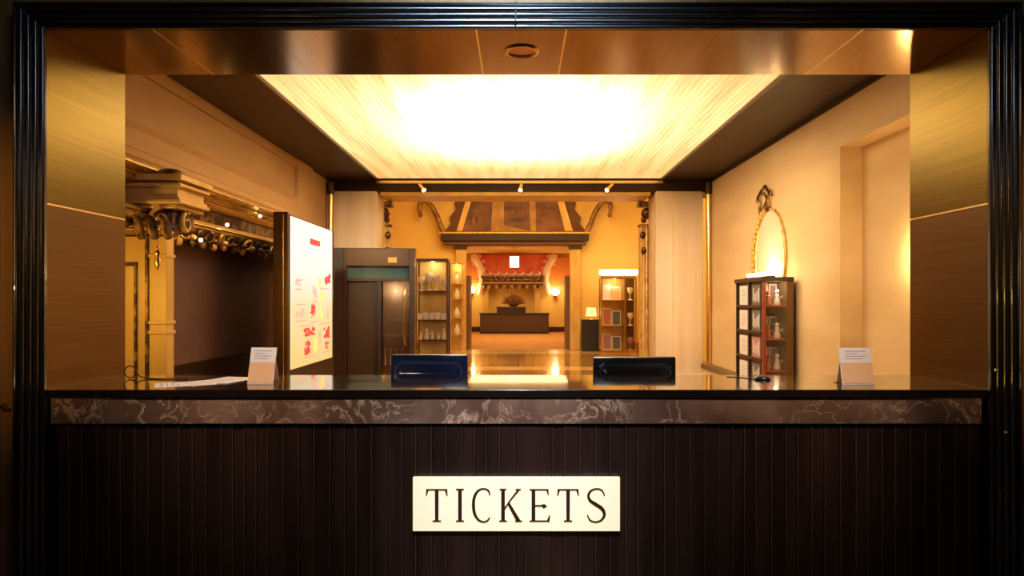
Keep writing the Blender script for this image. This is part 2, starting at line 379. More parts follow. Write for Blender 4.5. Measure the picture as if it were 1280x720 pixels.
# far lobby
S('wall_lobby_left', MB().box(-4.2, -4.0, 21.9, 33.9, 0, 3.9), M['yellow_plaster'])
S('wall_lobby_right', MB().box(4.0, 4.2, 21.9, 33.9, 0, 3.9), M['yellow_plaster'])
S('wall_lobby_back', MB().box(-4.2, 4.2, 33.9, 34.1, 0, 3.9), M['yellow_plaster'])
S('ceiling', MB().box(-4.2, 4.2, 21.9, 34.1, 3.9, 4.0), M['yellow_plaster'])
trim(MB().box(-4, 4, 33.84, 33.9, 0, .25), M['brown_dark'])

# ------------------------------------------------------------------ ticket counter
ct = thing('ticket_counter', 'long ticket counter with black polished top, brown marble edge and dark slatted front', 'counter', (0, 3.8, 0))
def cb(x0, x1, y0, y1, z0, z1, bev=0.): return MB().box(x0, x1, y0-3.8, y1-3.8, z0, z1, bev)
cb(XO-H+.002, XO+H-.002, 3.462, 4.15, 1.058, 1.097, .003).build('countertop', M['counter_top'], ct)
cb(XO-H+.008, XO+H-.02, 3.478, 3.52, .921, 1.057, .002).build('marble_fascia', M['marble'], ct)
cb(XO-H+.01, XO+H-.01, 3.54, 4.12, 0, 1.057).build('body', M['brown_dark'], ct)
mb = MB(); bd = MB(); x = XO-H+.02; i = 0
random.seed(3)
while x < XO+H-.04:
    w = random.choice((.052,.060,.066,.072)); d = random.choice((.0, .003, .006))
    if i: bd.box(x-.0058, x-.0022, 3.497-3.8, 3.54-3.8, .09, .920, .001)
    i += 1
    mb.box(x, min(x+w, XO+H-.012), 3.505-d-3.8, 3.545-3.8, .09, .920, .0055); x += w+.008
mb.build('slat_front', M['wood_slat'], ct)
bd.build('slat_edge_glint', M['slat_glint'], ct)
cb(XO-H+.02, XO+H-.02, 3.53, 3.56, 0, .09).build('plinth', M['matte_black'], ct)
# sign
YS = 3.470
sg = thing('tickets_sign', 'glowing cream rectangular TICKETS sign on the dark slatted counter front', 'sign', (X(645.5, YS), YS, Z(664, YS)))
ox, oz = sg.location.x, sg.location.z
MB().box(X(516, YS)-ox, X(775, YS)-ox, 0, .026, 0, Z(597, YS)-oz, .0015).build('sign_plate', M['sign_face'], sg)
T_ = 1.7; K_ = 4.6
def arc(cx, cy, rx, ry, a0, a1, w0, wm, w1, n=18):
    out = []
    for i in range(n+1):
        t = i/n; a = math.radians(a0+(a1-a0)*t); w = (w0+(wm-w0)*math.sin(PI*t)) if t < .5 else (w1+(wm-w1)*math.sin(PI*t))
        out.append((cx+rx*math.cos(a), cy-ry*math.sin(a), w))
    return out
def letT(c): return [[(c-13,612,T_),(c+13,612,T_)], [(c-11.5,611.4,3.2),(c-13,619.5,1.2)], [(c+11.5,611.4,3.2),(c+13,619.5,1.2)], [(c,611.5,K_),(c,651.5,K_-.4)], [(c-5.2,651.2,T_),(c+5.2,651.2,T_)]]
def smooth_path(ctrl, n=6):
    out = []
    for i in range(len(ctrl)-1):
        p0 = ctrl[max(i-1,0)]; p1 = ctrl[i]; p2 = ctrl[i+1]; p3 = ctrl[min(i+2,len(ctrl)-1)]
        for j in range(n):
            t = j/n
            out.append(tuple(.5*((2*p1[k])+(-p0[k]+p2[k])*t+(2*p0[k]-5*p1[k]+4*p2[k]-p3[k])*t*t+(-p0[k]+3*p1[k]-3*p2[k]+p3[k])*t**3) for k in range(len(p1))))
    out.append(tuple(ctrl[-1])); return out
letters = [
 letT(546),
 [[(575,611.5,K_),(575,651.5,K_)], [(570,611.6,T_),(580,611.6,T_)], [(570,651.2,T_),(580,651.2,T_)]],
 [smooth_path([(612.3,619,1.2),(610.5,613.2,2.2),(604,610.8,2.0),(597,614,2.8),(592.8,622,3.6),(591.9,632,4.0),(593.4,642,3.4),(598,649.5,2.6),(604.5,652.2,2.0),(609.5,650.5,2.0),(612,646.5,1.4)])],
 [[(628.8,611.5,K_),(628.8,651.5,K_)], [(624.4,611.6,T_),(633,611.6,T_)], [(624,651.2,T_),(633.6,651.2,T_)],
  [(630,637,1.8),(638,625,1.8),(648,612.5,2.4)], [(644.6,611.8,T_),(651,611.8,T_)], [(635.6,629,3.2),(648.4,651.4,4.8)], [(644,651.3,T_),(652.6,651.3,T_)]],
 [[(666.8,611.5,K_),(666.8,651.5,K_)], [(662,612,T_),(685,612,T_)], [(684,611.4,3),(685.4,618.4,1.2)], [(662,651.2,T_),(686.6,651.2,T_)],
  [(685,652,3.6),(687,644,1.2)], [(667,632,1.8),(680,632,1.8)], [(676.5,631.2,1.2),(680,632.6,5.4),(683.4,632.6,1.0)]],
 letT(710),
 [smooth_path([(755.6,619.5,1.4),(752.6,613.2,2.0),(746,610.9,2.0),(738.6,613.4,2.4),(735.4,619.4,3.0),(737.8,625.6,3.8),(745,630.6,4.4),(752.6,636,4.4),(755.4,643,3.4),(752,649.6,2.4),(745,652.4,2.0),(737.6,650.2,2.0),(734.2,643.5,1.4)])],
]
for strokes in letters:
    mb = MB()
    for j, st in enumerate(strokes):
        pts = [(X(u, YS)-ox, Z(v, YS)-oz, w*YS/F) for u, v, w in st]
        mb.ribbon(pts, 'y', -.0045-.0001*j, .0008)
    mb.build('letter', M['ink'], sg)

# small brass dots added in place of glints on the frame
for (px, py, lb) in ((1246, 463, 'small brass dot added for a glint on the right black frame, level with the counter top'), (1257, 541, 'small brass dot added for a glint on the right black frame, below the marble edge')):
    y = 3.352; t = MB().lathe([(.001,0),(.011,0),(.011,.004),(.008,.008),(.001,.010)]).build('frame_glint', M['brass'], None, smooth=True)
    t.rotation_euler = (PI/2, 0, 0)
    dep = {1246: 3.418, 1257: 3.385}[px]
    t.location = (X(px, dep), dep, Z(py, dep)); tag(t, lb, 'glint', 'glints on the frame')
dh = thing('door_handle', 'short brass lever handle on the bronze wall at the left edge', 'handle', (X(3, 3.44), 3.4598, Z(508, 3.44)))
MB().cyl((0,-.0,0), (0,-.035,0), .012).build('stem', M['bronze'], dh, smooth=True)
MB().tube([(0,-.035,0,.008),(.02,-.04,0,.008),(.035,-.04,0,.007)]).build('lever', M['brass'], dh, smooth=True)
# downlight in the soffit
dl = thing('recessed_downlight', 'round copper recessed downlight in the bronze soffit', 'downlight', (.018, 3.76, TOP-.001))
mb = MB()
mb.lathe([(.074,.004),(.098,.003),(.098,0),(.094,-.008),(.084,-.012),(.076,-.008),(.074,.004)], n=40)
mb.build('ring', M['brass_and_seam_glint'], dl, smooth=True)
M['copper'] = mat('copper reflector', (.50,.16,.03), .3, .7)
mb = MB(); mb.lathe([(.075,.0),(.070,.004),(.03,.006),(.005,.006)], n=40); mb.build('reflector', M['copper'], dl, smooth=True)

# ------------------------------------------------------------------ things on the counter
ZT = 1.0972
def card_holder(label, px0, px1, y, rz, lean, side):
    w = (px1-px0)/F*y; cx = X((px0+px1)/2, y)
    t = thing('card_holder', label, 'card holder', (cx, y, ZT), rz, 'card holders on the counter')
    h = .195; dy = .045   # leaning front
    def slab(x0, x1, z0, z1, off, th):
        mb = MB(); f = lambda z: dy*z/h
        mb.prism([(f(z0)-off, z0), (f(z1)-off, z1), (f(z1)-off+th, z1), (f(z0)-off+th, z0)], 'x', x0, x1); return mb
    slab(-w/2, w/2, 0, h, 0, .006).build('backboard', M['paper'], t)
    slab(-w/2+.003, w/2-.003, .006, h*.60, .004, .0035).build('leaflet_pocket', M['peach'], t)
    c = slab(-w/2+.006, w/2-.006, h*.60, h-.006, .002, .0018).build('card', M['paper'], t)
    for (a, b, z) in ((-.8,.75,.92),(-.8,.2,.85),(-.8,.75,.78),(-.8,.5,.71)):
        z0 = h*z-.004
        mb = slab(a*w/2*.85, b*w/2*.85, z0, z0+.0035, .0026, .0005); mb.build('print_line', M['grey_print'], c)
    # rear leg of the easel
    mb = MB(); mb.prism([(.05, h-.01), (.054, h-.01), (.112, 0), (.106, 0)], 'x', -w*.38, w*.38); mb.build('rear_leg', M['peach'], t)
    MB().box(-w/2+.004, w/2-.004, .004, .106, 0, .004).build('base', M['brown_mid'], t)
    return t
card_holder('white and peach card holder at the left, beside the papers', 308, 342, 3.70, math.radians(-7), 0, 1)
card_holder('white and peach card holder at the right, below the wall recess', 1053, 1094, 3.68, math.radians(2), 0, 0)
# papers
for i, (px, y, rz, lb) in enumerate(((232, 3.70, 14, 'white lined sheet at the bottom of the spread papers on the left of the counter'), (262, 3.78, 9, 'white printed sheet lying in the middle of the left paper pile'), (284, 3.86, 4, 'topmost white sheet, nearest the left card holder'))):
    t = thing('paper_sheet', lb, 'paper', (X(px, y), y, ZT+.0003+.0012*i), math.radians(-rz-48+i*20), 'papers on the counter')
    MB().box(-.105, .105, -.148, .148, 0, .0009).build('sheet', M['paper'], t)
    mb = MB()
    for j in range(9): mb.box(-.085, .085-.03*((j*7) % 3), -.12+.027*j, -.112+.027*j, .0009, .0011)
    mb.build('print', M['lilac_print'], t)
# coiled cable
cc = []
for i in range(41):
    a = 2*PI*i/20; cc.append((.034*math.cos(a)-.004*i/40, -.004+.012*i/40, .040+.034*math.sin(a)*1.0, .0035))
cc2 = [(.03,.01,.035,.0035),(.06,.0,.012,.0035),(.12,-.02,.004,.0035),(.2,-.04,.004,.0035),(.30,-.03,.004,.0035),(.36,-.05,.004,.0035)]
t = MB(); t.tube(cc).tube(smooth_path(cc2)); t = t.build('coiled_cable', M['brown_dark'], None, (X(163, 3.95), 3.95, ZT), True)
tag(t, 'small loop of dark cable standing on the far left of the counter', 'cable')
# small mouse
t = thing('computer_mouse', 'small dark mouse on the counter right of the black monitor', 'mouse', (X(953, 3.9), 3.9, ZT), math.radians(70))
mb = MB(); mb.ball((0,0,.004), .03, (.85,1.5,.62), 20)
for v in mb.bm.verts: v.co.z = max(v.co.z, 0)
mb.build('body', M['black_plastic'], t, smooth=True)
MB().cyl((-.003,.022,.020), (.003,.022,.020), .006).build('wheel', M['grey_print'], t)
MB().tube(smooth_path([(0,.04,.004,.002),(.02,.08,.002,.002),(.06,.12,.002,.002),(.08,.2,.002,.002)])).build('cord', M['black_plastic'], t, smooth=True)

# staff desk and the two monitors seen from behind
t = thing('staff_desk', 'dark low staff desk behind the ticket counter carrying the two monitors', 'desk', (0, 4.6, 0))
MB().box(-2.2, 2.2, -.43, .35, .72, .76, .004).build('desktop', M['walnut'], t)
for x in (-2.1, 0, 2.1): MB().box(x-.03, x+.03, -.38, .30, 0, .72).build('leg', M['walnut'], t)
def monitor(label, px0, px1, ztop, m1, m2, rz):
    y = 4.36; w = (px1-px0)/F*y; x = X((px0+px1)/2, y)
    t = thing('monitor', label, 'monitor', (x, y, .7602), rz, 'monitors behind the counter')
    h = ztop-.7602; lo = h-.30
    o = MB().box(-w/2, w/2, -.012, .022, lo, h, .012).build('casing', m1, t, smooth=True)
    mb = MB()   # raised rear bulge, narrower at the top
    bm = mb.bm
    outer = [(-w*.47, lo+.02), (w*.47, lo+.02), (w*.44, h-.055), (w*.36, h-.030), (-w*.36, h-.030), (-w*.44, h-.055)]
    inner = [(-w*.38, lo+.05), (w*.38, lo+.05), (w*.35, h-.105), (w*.29, h-.072), (-w*.29, h-.072), (-w*.35, h-.105)]
    a = [bm.verts.new((p[0], -.011, p[1])) for p in outer]; b = [bm.verts.new((p[0], -.045, p[1])) for p in inner]
    for i in range(6): bm.faces.new((a[i], a[(i+1)%6], b[(i+1)%6], b[i]))
    bm.faces.new(b); bm.faces.new(a[::-1])
    mb.build('rear_cover', m1, t)
    arch = [(-w*.44, lo+.02, .012), (-w*.42, h-.10, .016), (-w*.36, h-.058, .020), (-w*.30, h-.052, .022), (w*.30, h-.052, .022), (w*.36, h-.058, .020), (w*.42, h-.10, .016), (w*.44, lo+.02, .012)]
    MB().ribbon(smooth_path(arch, 3), 'y', -.036, -.012).build('rear_glint_band', m2, t)  # lighter arch paints in the highlight on the monitor back
    MB().box(-w*.37, w*.37, -.046, -.040, h-.20, h-.115, .002).build('vent_panel', m1, t)
    MB().box(-w/2+.012, w/2-.012, .0215, .024, lo+.015, h-.012).build('screen', M['screen'], t)
    MB().box(-.035, .035, -.075, -.045, 0.01, lo+.10, .006).build('stand', m1, t, smooth=True)
    MB().box(-.12, .12, -.13, .06, 0, .014, .005).build('foot', m1, t, smooth=True)
monitor('navy blue monitor seen from behind, left of centre', 488, 585, Z(443, 4.36), M['navy'], M['navy_glint'], math.radians(-1.5))
monitor('black monitor seen from behind, right of centre', 741, 845, Z(446, 4.36), M['black_plastic'], M['black_glint'], math.radians(1.5))

# ------------------------------------------------------------------ left side: pier, capital, cornice, panel
pl = thing('gold_pilaster', 'gold panelled pilaster under the carved capital on the left', 'pilaster', (-3.1, 5.5, 0))
MB().box(-.72, .11, 0, .30, 0, 2.07).build('shaft', M['gold_paint'], pl)
mb = MB(); mb.box(.12, .265, -.02, .10, 0, 2.07, .006)
for z in (1.36, 1.28, 1.90): mb.box(.115, .275, -.035, .11, z, z+.028, .005)
mb.build('front_fillet', M['gold_paint'], pl)
mb = MB(); mb.box(-.12, -.10, -.025, .005, .3, 1.85); mb.box(.0, .02, -.02, .005, .3, 1.85); mb.box(-.12, .02, -.025, .005, 1.83, 1.86)
mb.box(.10, .122, -.04, .1, .1, 2.06)
mb.build('panel_moulding', M['dark_carving'], pl)
# cornice
co = thing('carved_cornice', 'long gilded cornice with carved scrolls running along the left wall', 'cornice', (XL, 7.2, 2.1))
def cp(pts, y0, y1): return MB().prism(pts, 'y', y0-7.2, y1-7.2)
cp([(0,.32),(.30,.34),(.34,.36),(.36,.40),(.41,.42),(.41,.45),(.30,.47),(0,.49)], YB+.02, 8.95).build('crown', M['gilt'], co, smooth=True)
cp([(0,.17),(.14,.17),(.16,.32),(0,.33)], YB+.02, 8.95).build('frieze', M['dark_carving'], co)
cp([(0,.06),(.30,.06),(.36,.09),(.37,.13),(.33,.16),(0,.17)], YB+.02, 8.95).build('ledge', M['gold_paint'], co, smooth=True)
cp([(0,-.02),(.26,-.01),(.30,.03),(.28,.06),(0,.06)], YB+.02, 8.95).build('bed_mould', M['dark_carving'], co, smooth=True)
# four thin gilt fillets
mb = MB()
for j, (u, z) in enumerate(((.425,.43),(.375,.385),(.345,.35),(.37,.115))): mb.cyl((u, YB+.03-7.2, z), (u, 8.94-7.2, z), .010, n=8)
mb.build('fillet', M['brass'], co, smooth=True)
def scroll(y, s, flip=1):
    pts = []
    for i in range(30):
        a = i/29*2.6*PI; r = .075*s*(1-i/36)
        pts.append((.33+.03*math.sin(i/5), y+flip*r*math.cos(a), .02+r*math.sin(a)*.85, .020*s*(1-i/45)))
    pts = [(.26, y+flip*.16*s, -.03, .012*s), (.30, y+flip*.12*s, -.03, .02*s)]+pts
    return pts
random.seed(11); yy = 4.45; j = 0
scroll_meshes = []
while yy < 8.9:
    if not (4.85 < yy < 5.6):
        mb = MB(); s = random.uniform(.75, 1.1); mb.tube(scroll(yy-7.2, s, 1 if j % 2 else -1), 8)
        mb.ball((.34, yy-7.2+.10, .0), .035*s, (1,1.5,.8), 10)
        for q in range(3):
            a = q*.5-.5; mb.ball((.30, yy-7.2-.08+.03*q, -.045+.01*abs(a)), .026*s, (.8,.6,1.6), 8)
        mb.build('carved_scroll', M['gilt' if j % 3 == 0 else 'dark_carving'], co, smooth=True)
    yy += .22; j += 1
for px, py in ((213, 295), (284, 281), (325, 270), (357, 294), (251, 300)):
    x = -2.76; y = x*F/(px-CX); MB().ball((x-XL, y-7.2, Z(py, y)-2.1), .017, seg=12).build('bulb', M['bulb'], co)
# capital
cap = thing('carved_capital', 'large stepped and scrolled capital on the left gold pilaster', 'capital', (-2.83, 5.25, 2.02))
bx = lambda x0, x1, y0, y1, z0, z1, b=.006: MB().box(x0+2.83, x1+2.83, y0-5.25, y1-5.25, z0-2.02, z1-2.02, b)
bx(XL+.01, -2.48, 5.0, 5.52, 2.44, 2.485).build('abacus', M['gold_paint'], cap)
bx(XL+.01, -2.53, 5.05, 5.47, 2.30, 2.438).build('block', M['gold_paint'], cap)
mb = MB()
for i, (e, z0, z1) in enumerate(((-.02,2.395,2.42),(0,2.30,2.325),(-.02,2.27,2.30),(.03,2.24,2.27))): mb.box(XL+.01+2.83, -2.51-e+2.83, 5.03+e-5.25, 5.49-5.25, z0-2.02, z1-2.02, .006)
mb.build('neck_moulding', M['gold_paint'], cap)
bx(XL+.01, -2.60, 5.12, 5.46, 2.08, 2.24, .02).build('bell', M['dark_carving'], cap)
mb = MB(); mb.ball((-2.66+2.83, 5.20-5.25, 2.50-2.02), .11, (1.0,.9,.55), 20); mb.build('cushion', M['dark_carving'], cap, smooth=True)
for fx in (0, 1):
    pts = []
    for i in range(34):
        a = i/33*2.5*PI+PI*.5; r = .085*(1-i/40)
        s = -1 if fx else 1
        pts.append(((-2.66 if fx else -2.90)+2.83+s*r*math.cos(a)*-1, 5.06-5.25-.02*i/33, 2.16-2.02+r*math.sin(a), .020*(1-i/48)))
    mb = MB(); mb.tube(pts, 10); mb.ball((pts[-1][0], pts[-1][1]-.005, pts[-1][2]), .022)
    mb.build('volute', M['gilt' if fx else 'dark_carving'], cap, smooth=True)
for q in range(3):
    pts = smooth_path([(.02+.10*q, -.17, 0, .03), (.02+.10*q, -.21, .06, .036), (.02+.10*q, -.24, .13, .026), (.02+.10*q, -.29, .15, .012)], 4)
    mb = MB(); mb.tube(pts, 8); mb.build('acanthus_leaf', M['dark_carving'], cap, smooth=True)
pts = []
for i in range(30):
    a = i/29*2.4*PI+PI*.4; r = .09*(1-i/38); pts.append((-2.575+2.83, 5.28-5.25+r*math.cos(a), 2.15-2.02+r*math.sin(a), .022*(1-i/44)))
MB().tube(pts, 10).build('volute', M['gold_paint'], cap, smooth=True)
# gilt drop under the capital
t = thing('hanging_drop', 'small gilded tassel drop hanging beneath the left capital', 'ornament', (-2.80, 5.28, 1.86))
MB().lathe([(.004,.12),(.012,.10),(.006,.085),(.024,.06),(.018,.03),(.024,.0),(.012,-.05),(.003,-.07)]).build('tassel', M['brass'], t, smooth=True)
MB().cyl((0,0,.11), (0,0,.16), .004).build('cord', M['brass'], t)
# brown display panel and base
dp = thing('felt_panel', 'large brown felt panel on the left wall under the carved cornice', 'panel', (-3.08, 7.3, 0))
MB().box(-.07, .0, -1.32, 1.28, .97, 2.10).build('panel', M['fabric_brown'], dp)
MB().box(-.07, .012, -1.34, 1.30, .94, .97).build('bottom_rail', M['bronze'], dp)
for y in (-1.345, 1.285): MB().box(-.07, .015, y, y+.025, .94, 2.10).build('side_rail', M['brown_dark'], dp)
MB().box(-.08, -.02, -1.34, 1.30, 0, .94).build('base_panel', M['brown_dark'], dp)

# menu board on its partition
pt = thing('partition_screen', 'tall dark narrow partition that carries the glowing menu board', 'partition', (-2.40, 7.7, 0))
MB().box(-.065, .065, -.80, .90, 0, 2.43, .004).build('panel', M['brown_dark'], pt)
MB().box(-.075, .072, -.84, -.80, 0, 2.45, .004).build('edge_post', M['bronze'], pt)
MB().cyl((.03,-.85,0), (.03,-.85,2.42), .008).build('brass_edge', M['brass'], pt)
YM0, YM1 = 2.325/((648-362)/F), 2.325/((648-415)/F)
mbz0, mbz1 = Z(464, YM0), Z(268, YM0)
mo = thing('menu_board', 'tall backlit cream menu board with red and pink pictures', 'menu board', (-2.325, (YM0+YM1)/2, mbz0))
hw = (YM1-YM0)/2; hh = mbz1-mbz0
MB().box(-.010, .0, -hw, hw, 0, hh).build('lightbox', M['bronze'], mo)
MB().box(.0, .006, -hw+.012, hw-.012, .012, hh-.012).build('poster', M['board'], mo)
po = mo.children[-1]
def patch(u0, u1, v0, v1, m, nm='picture'):   # u: 0 near..1 far ; v: 0 bottom..1 top
    MB().box(.006, .0072, -hw+2*hw*u0, -hw+2*hw*u1, hh*v0, hh*v1).build(nm, m, mo)
patch(.42,.66,.845,.885, M['poster_red'], 'heading')
for (u0,u1,v0,v1,c) in ((.10,.26,.545,.60,'pink'),(.46,.60,.46,.575,'pink'),(.60,.72,.54,.62,'yellow'),(.78,.96,.56,.66,'red'),(.62,.80,.44,.52,'yellow'),
    (.09,.33,.33,.40,'pink'),(.43,.57,.32,.43,'red'),(.66,.74,.30,.42,'yellow'),(.82,.90,.30,.42,'pink'),
    (.28,.56,.20,.265,'red'),(.28,.44,.07,.185,'red'),(.50,.60,.07,.19,'yellow'),(.62,.70,.10,.24,'pink'),(.74,.95,.16,.26,'red'),(.80,.90,.08,.155,'red'),(.92,.97,.10,.15,'grey')):
    mb = MB(); rr_ = random.Random(int(u0*1000+v0*77))
    for q in range(18):
        uu = u0+(u1-u0)*rr_.uniform(.1,.8); vv = v0+(v1-v0)*rr_.uniform(.0,.7); du = (u1-u0)*rr_.uniform(.10,.34); dv = (v1-v0)*rr_.uniform(.10,.42)
        pts = [(-hw+2*hw*(uu+du*.5*math.cos(2*PI*i/10)*rr_.uniform(.8,1.2)), hh*(vv+dv*.5+dv*.5*math.sin(2*PI*i/10)*rr_.uniform(.8,1.2))) for i in range(10)]
        mb.prism(pts, 'x', .006, .0072+.00005*q)
    mb.build('picture', M['poster_'+c], mo)
for (u0,u1,v) in ((.10,.24,.52),(.46,.60,.44),(.10,.36,.31),(.42,.60,.295),(.66,.94,.275),(.12,.32,.42),(.66,.90,.535),(.26,.60,.055),(.70,.95,.06),(.2,.5,.275)):
    patch(u0,u1,v,v+.009, M['poster_grey'], 'caption')

# ------------------------------------------------------------------ dark glazed booth behind the menu board
bo = thing('glazed_booth', 'tall dark bronze booth with glass door, left of the glass display case', 'booth', (X(474, 10), 10, 0), math.radians(5))
w0, w1, zt = X(431,10)-X(474,10), X(518,10)-X(474,10), 2.31
MB().box(w0-.17, w0, -.02, .36, 0, zt+.01, .004).build('side_panel', M['brown_dark'], bo)
MB().box(w0, w0+.035, -.03, .05, 0, zt, .004).build('post', M['bronze'], bo)
MB().box(w1-.08, w1, -.03, .05, 0, zt, .004).build('post', M['bronze'], bo)
MB().box(w1-.03, w1, .05, .36, 0, zt-.01).build('side_panel', M['brown_dark'], bo)
hd = MB().box(w0+.035, w1-.08, -.035, .06, zt-.25, zt, .004).build('header', M['bronze'], bo)
MB().box(.13, .26, -.04, -.034, zt-.20, zt-.12, .002).build('name_plate', M['gold_paint'], hd)
MB().box(w0+.035, w1-.08, .05, .065, zt-.43, zt-.25).build('transom_glass', M['teal'], bo)
MB().box(w0+.035, w1-.08, .04, .10, zt-.47, zt-.43, .003).build('transom_rail', M['bronze'], bo)
MB().box(w0+.035, -.03, .10, .14, .02, zt-.47).build('door_leaf', M['booth_door'], bo)
MB().box(-.03, .02, .02, .12, 0, zt-.45, .003).build('mullion', M['brown_dark'], bo)
MB().box(.02, w1-.08, .08, .10, .02, zt-.47).build('glass_panel', M['pane_dark'], bo)
MB().box(.022, w1-.082, .30, .33, .02, zt-.47).build('inner_panel', M['booth_cream'], bo)
MB().box(.03, w1-.10, .14, .29, .55, .58).build('shelf', M['silver'], bo)
mb = MB(); mb.tube(smooth_path([(w1-.14,.02,.9,.012),(w1-.17,-.02,1.1,.012),(w1-.15,-.03,1.5,.012),(w1-.13,.02,1.75,.012)])); mb.build('handle', M['brass'], bo, smooth=True)
MB().box(w0-.17, w1, .36, .38, 0, zt).build('back_panel', M['brown_dark'], bo)
MB().box(w0-.17, w1, .05, .38, zt, zt+.02).build('roof', M['brown_dark'], bo)
th = bo.location
for i in range(4):
    pos = ('leftmost','second','third','rightmost')[i]
    a = bo.rotation_euler.z; lx, ly = .06+.085*i, .215
    wx, wy = th.x+lx*math.cos(a)-ly*math.sin(a), th.y+lx*math.sin(a)+ly*math.cos(a)
    v = MB().lathe([(.028,0),(.032,.05),(.018,.12),(.012,.20),(.026,.24),(.024,.26)]).build('silver_vase', M['glassware'], None, (wx, wy, .5802), True)
    tag(v, pos+' of the four slim pale vases behind the dark booth glass', 'vase', 'vases in the booth')

# ------------------------------------------------------------------ display cases
def case(name, label, x, y, w, d, h, shelves, frame, bays=1, lit=True, base=.1, group='glass display cases'):
    t = thing(name, label, 'display case', (x, y, 0), 0, group)
    MB().box(0, w, 0, d, 0, base, .004).build('base', frame, t)
    MB().box(0, w, 0, d, h-.06, h, .004).build('top', frame, t)
    for px_ in [0, w-.035]+[w*b/bays-.0175 for b in range(1, bays)]:
        MB().box(px_, px_+.035, 0, .035, base, h-.06).build('post', frame, t)
    for px_ in (0, w-.035): MB().box(px_, px_+.035, d-.035, d, base, h-.06).build('post', frame, t)
    MB().box(.035, w-.035, d-.02, d-.005, base, h-.06).build('back_panel', M['gold_paint'] , t)
    for z in shelves: MB().box(.036, w-.036, .036, d-.022, z-.018, z, .002).build('shelf', frame, t)
    MB().box(.035, w-.035, .010, .014, base, h-.06).build('front_glass', M['pane'], t)
    for px_ in (.010, w-.014): MB().box(px_, px_+.004, .035, d-.035, base, h-.06).build('side_glass', M['pane'], t)
    return t
ORD = ['leftmost', 'second', 'third', 'fourth', 'fifth', 'sixth', 'seventh']
def goblet(m, s, loc, nm='glass_goblet'):
    o = MB().lathe([(.001,0),(.034,0),(.030,.008),(.006,.016),(.006,.075),(.026,.095),(.040,.13),(.036,.17),(.032,.17),(.03,.125),(.002,.10)]).build(nm, m, None, loc, True); o.scale = (s,s,s); return o
def figurine(m, s, loc):
    mb = MB(); mb.lathe([(.03,0),(.036,.01),(.03,.05),(.018,.08),(.022,.10),(.012,.115),(.001,.12)], n=14); mb.ball((0,0,.135), .022)
    mb.tube([(.02,0,.09,.008),(.045,-.01,.07,.007),(.05,-.02,.10,.006)], 6); o = mb.build('figurine', m, None, loc, True); o.scale = (s,s,s); return o
def boxy(m, w, h, loc, nm='gift_box'):
    t = thing(nm, '', 'box', loc); MB().box(-w/2, w/2, -.04, .04, 0, h*.8, .003).build('carton', m, t); MB().box(-w/2-.003, w/2+.003, -.043, .043, h*.8, h, .003).build('lid', m, t); return t
def picture(m, w, h, loc, m2=None):
    t = thing('framed_picture', '', 'picture', loc); MB().box(-w/2, w/2, 0, .015, 0, h, .002).build('frame', M['paper'] if m2 is None else m2, t)
    MB().box(-w/2+.02, w/2-.02, -.003, .001, .02, h-.02).build('print', m, t)
    MB().box(-.01, .01, .015, .06, 0, h*.4).build('strut', M['brown_dark'], t); return t
# left case, Y=14
x0, y0, w, h = X(519,14), 14, X(560,14)-X(519,14), 2.42
SH = [.74, 1.16, 1.76]
case('display_case', 'dark framed glass display case beside the booth, full of pale glassware', x0, y0, w, .45, h, SH, M['bronze'])
for i in range(4):
    g = goblet(M['glassware'], [1.7,2.2,1.9,1.4][i], (x0+.11+.155*i, y0+.17+.04*(i % 2), SH[2]+.0003)); tag(g, ORD[i]+' of the four pale goblets on the top shelf of the left display case', 'goblet', 'goblets in the left case')
for i in range(5):
    g = boxy(M['paper'], .105, [.13,.15,.14,.15,.13][i], (x0+.095+.12*i, y0+.12, SH[1]+.0003)); tag(g, ORD[i]+' of the five white boxes in a row in the left display case', 'box', 'white boxes in the left case')
for i in range(5):
    g = figurine(M['glassware'], [1.0,1.5,1.1,.9,1.5][i], (x0+.09+.12*i, y0+.16+.03*(i % 2), SH[0]+.0003)); tag(g, ORD[i]+' of the five small white figurines on the lower shelf of the left display case', 'figurine', 'figurines in the left case')
# narrow gold case at the left of the far opening
x1, y1, w1_, h1 = X(562,19.8), 19.8, X(579,19.8)-X(562,19.8), 2.68
SH1 = [.55, 1.05, 1.6, 2.05]
case('display_case', 'narrow gold lit display case standing left of the far opening', x1, y1, w1_, .4, h1, SH1, M['gilt'])
for i, z in enumerate(SH1):
    v = MB().lathe([(.05,0),(.085,.06),(.09,.14),(.05,.24),(.03,.29),(.05,.33)]).build('ceramic_vase', M['glassware'], None, (x1+w1_/2, y1+.18, z+.0003), True)
    tag(v, ['lowest','second-lowest','second-highest','highest'][i]+' of the four cream vases in the narrow gold display case', 'vase', 'vases in the narrow case')
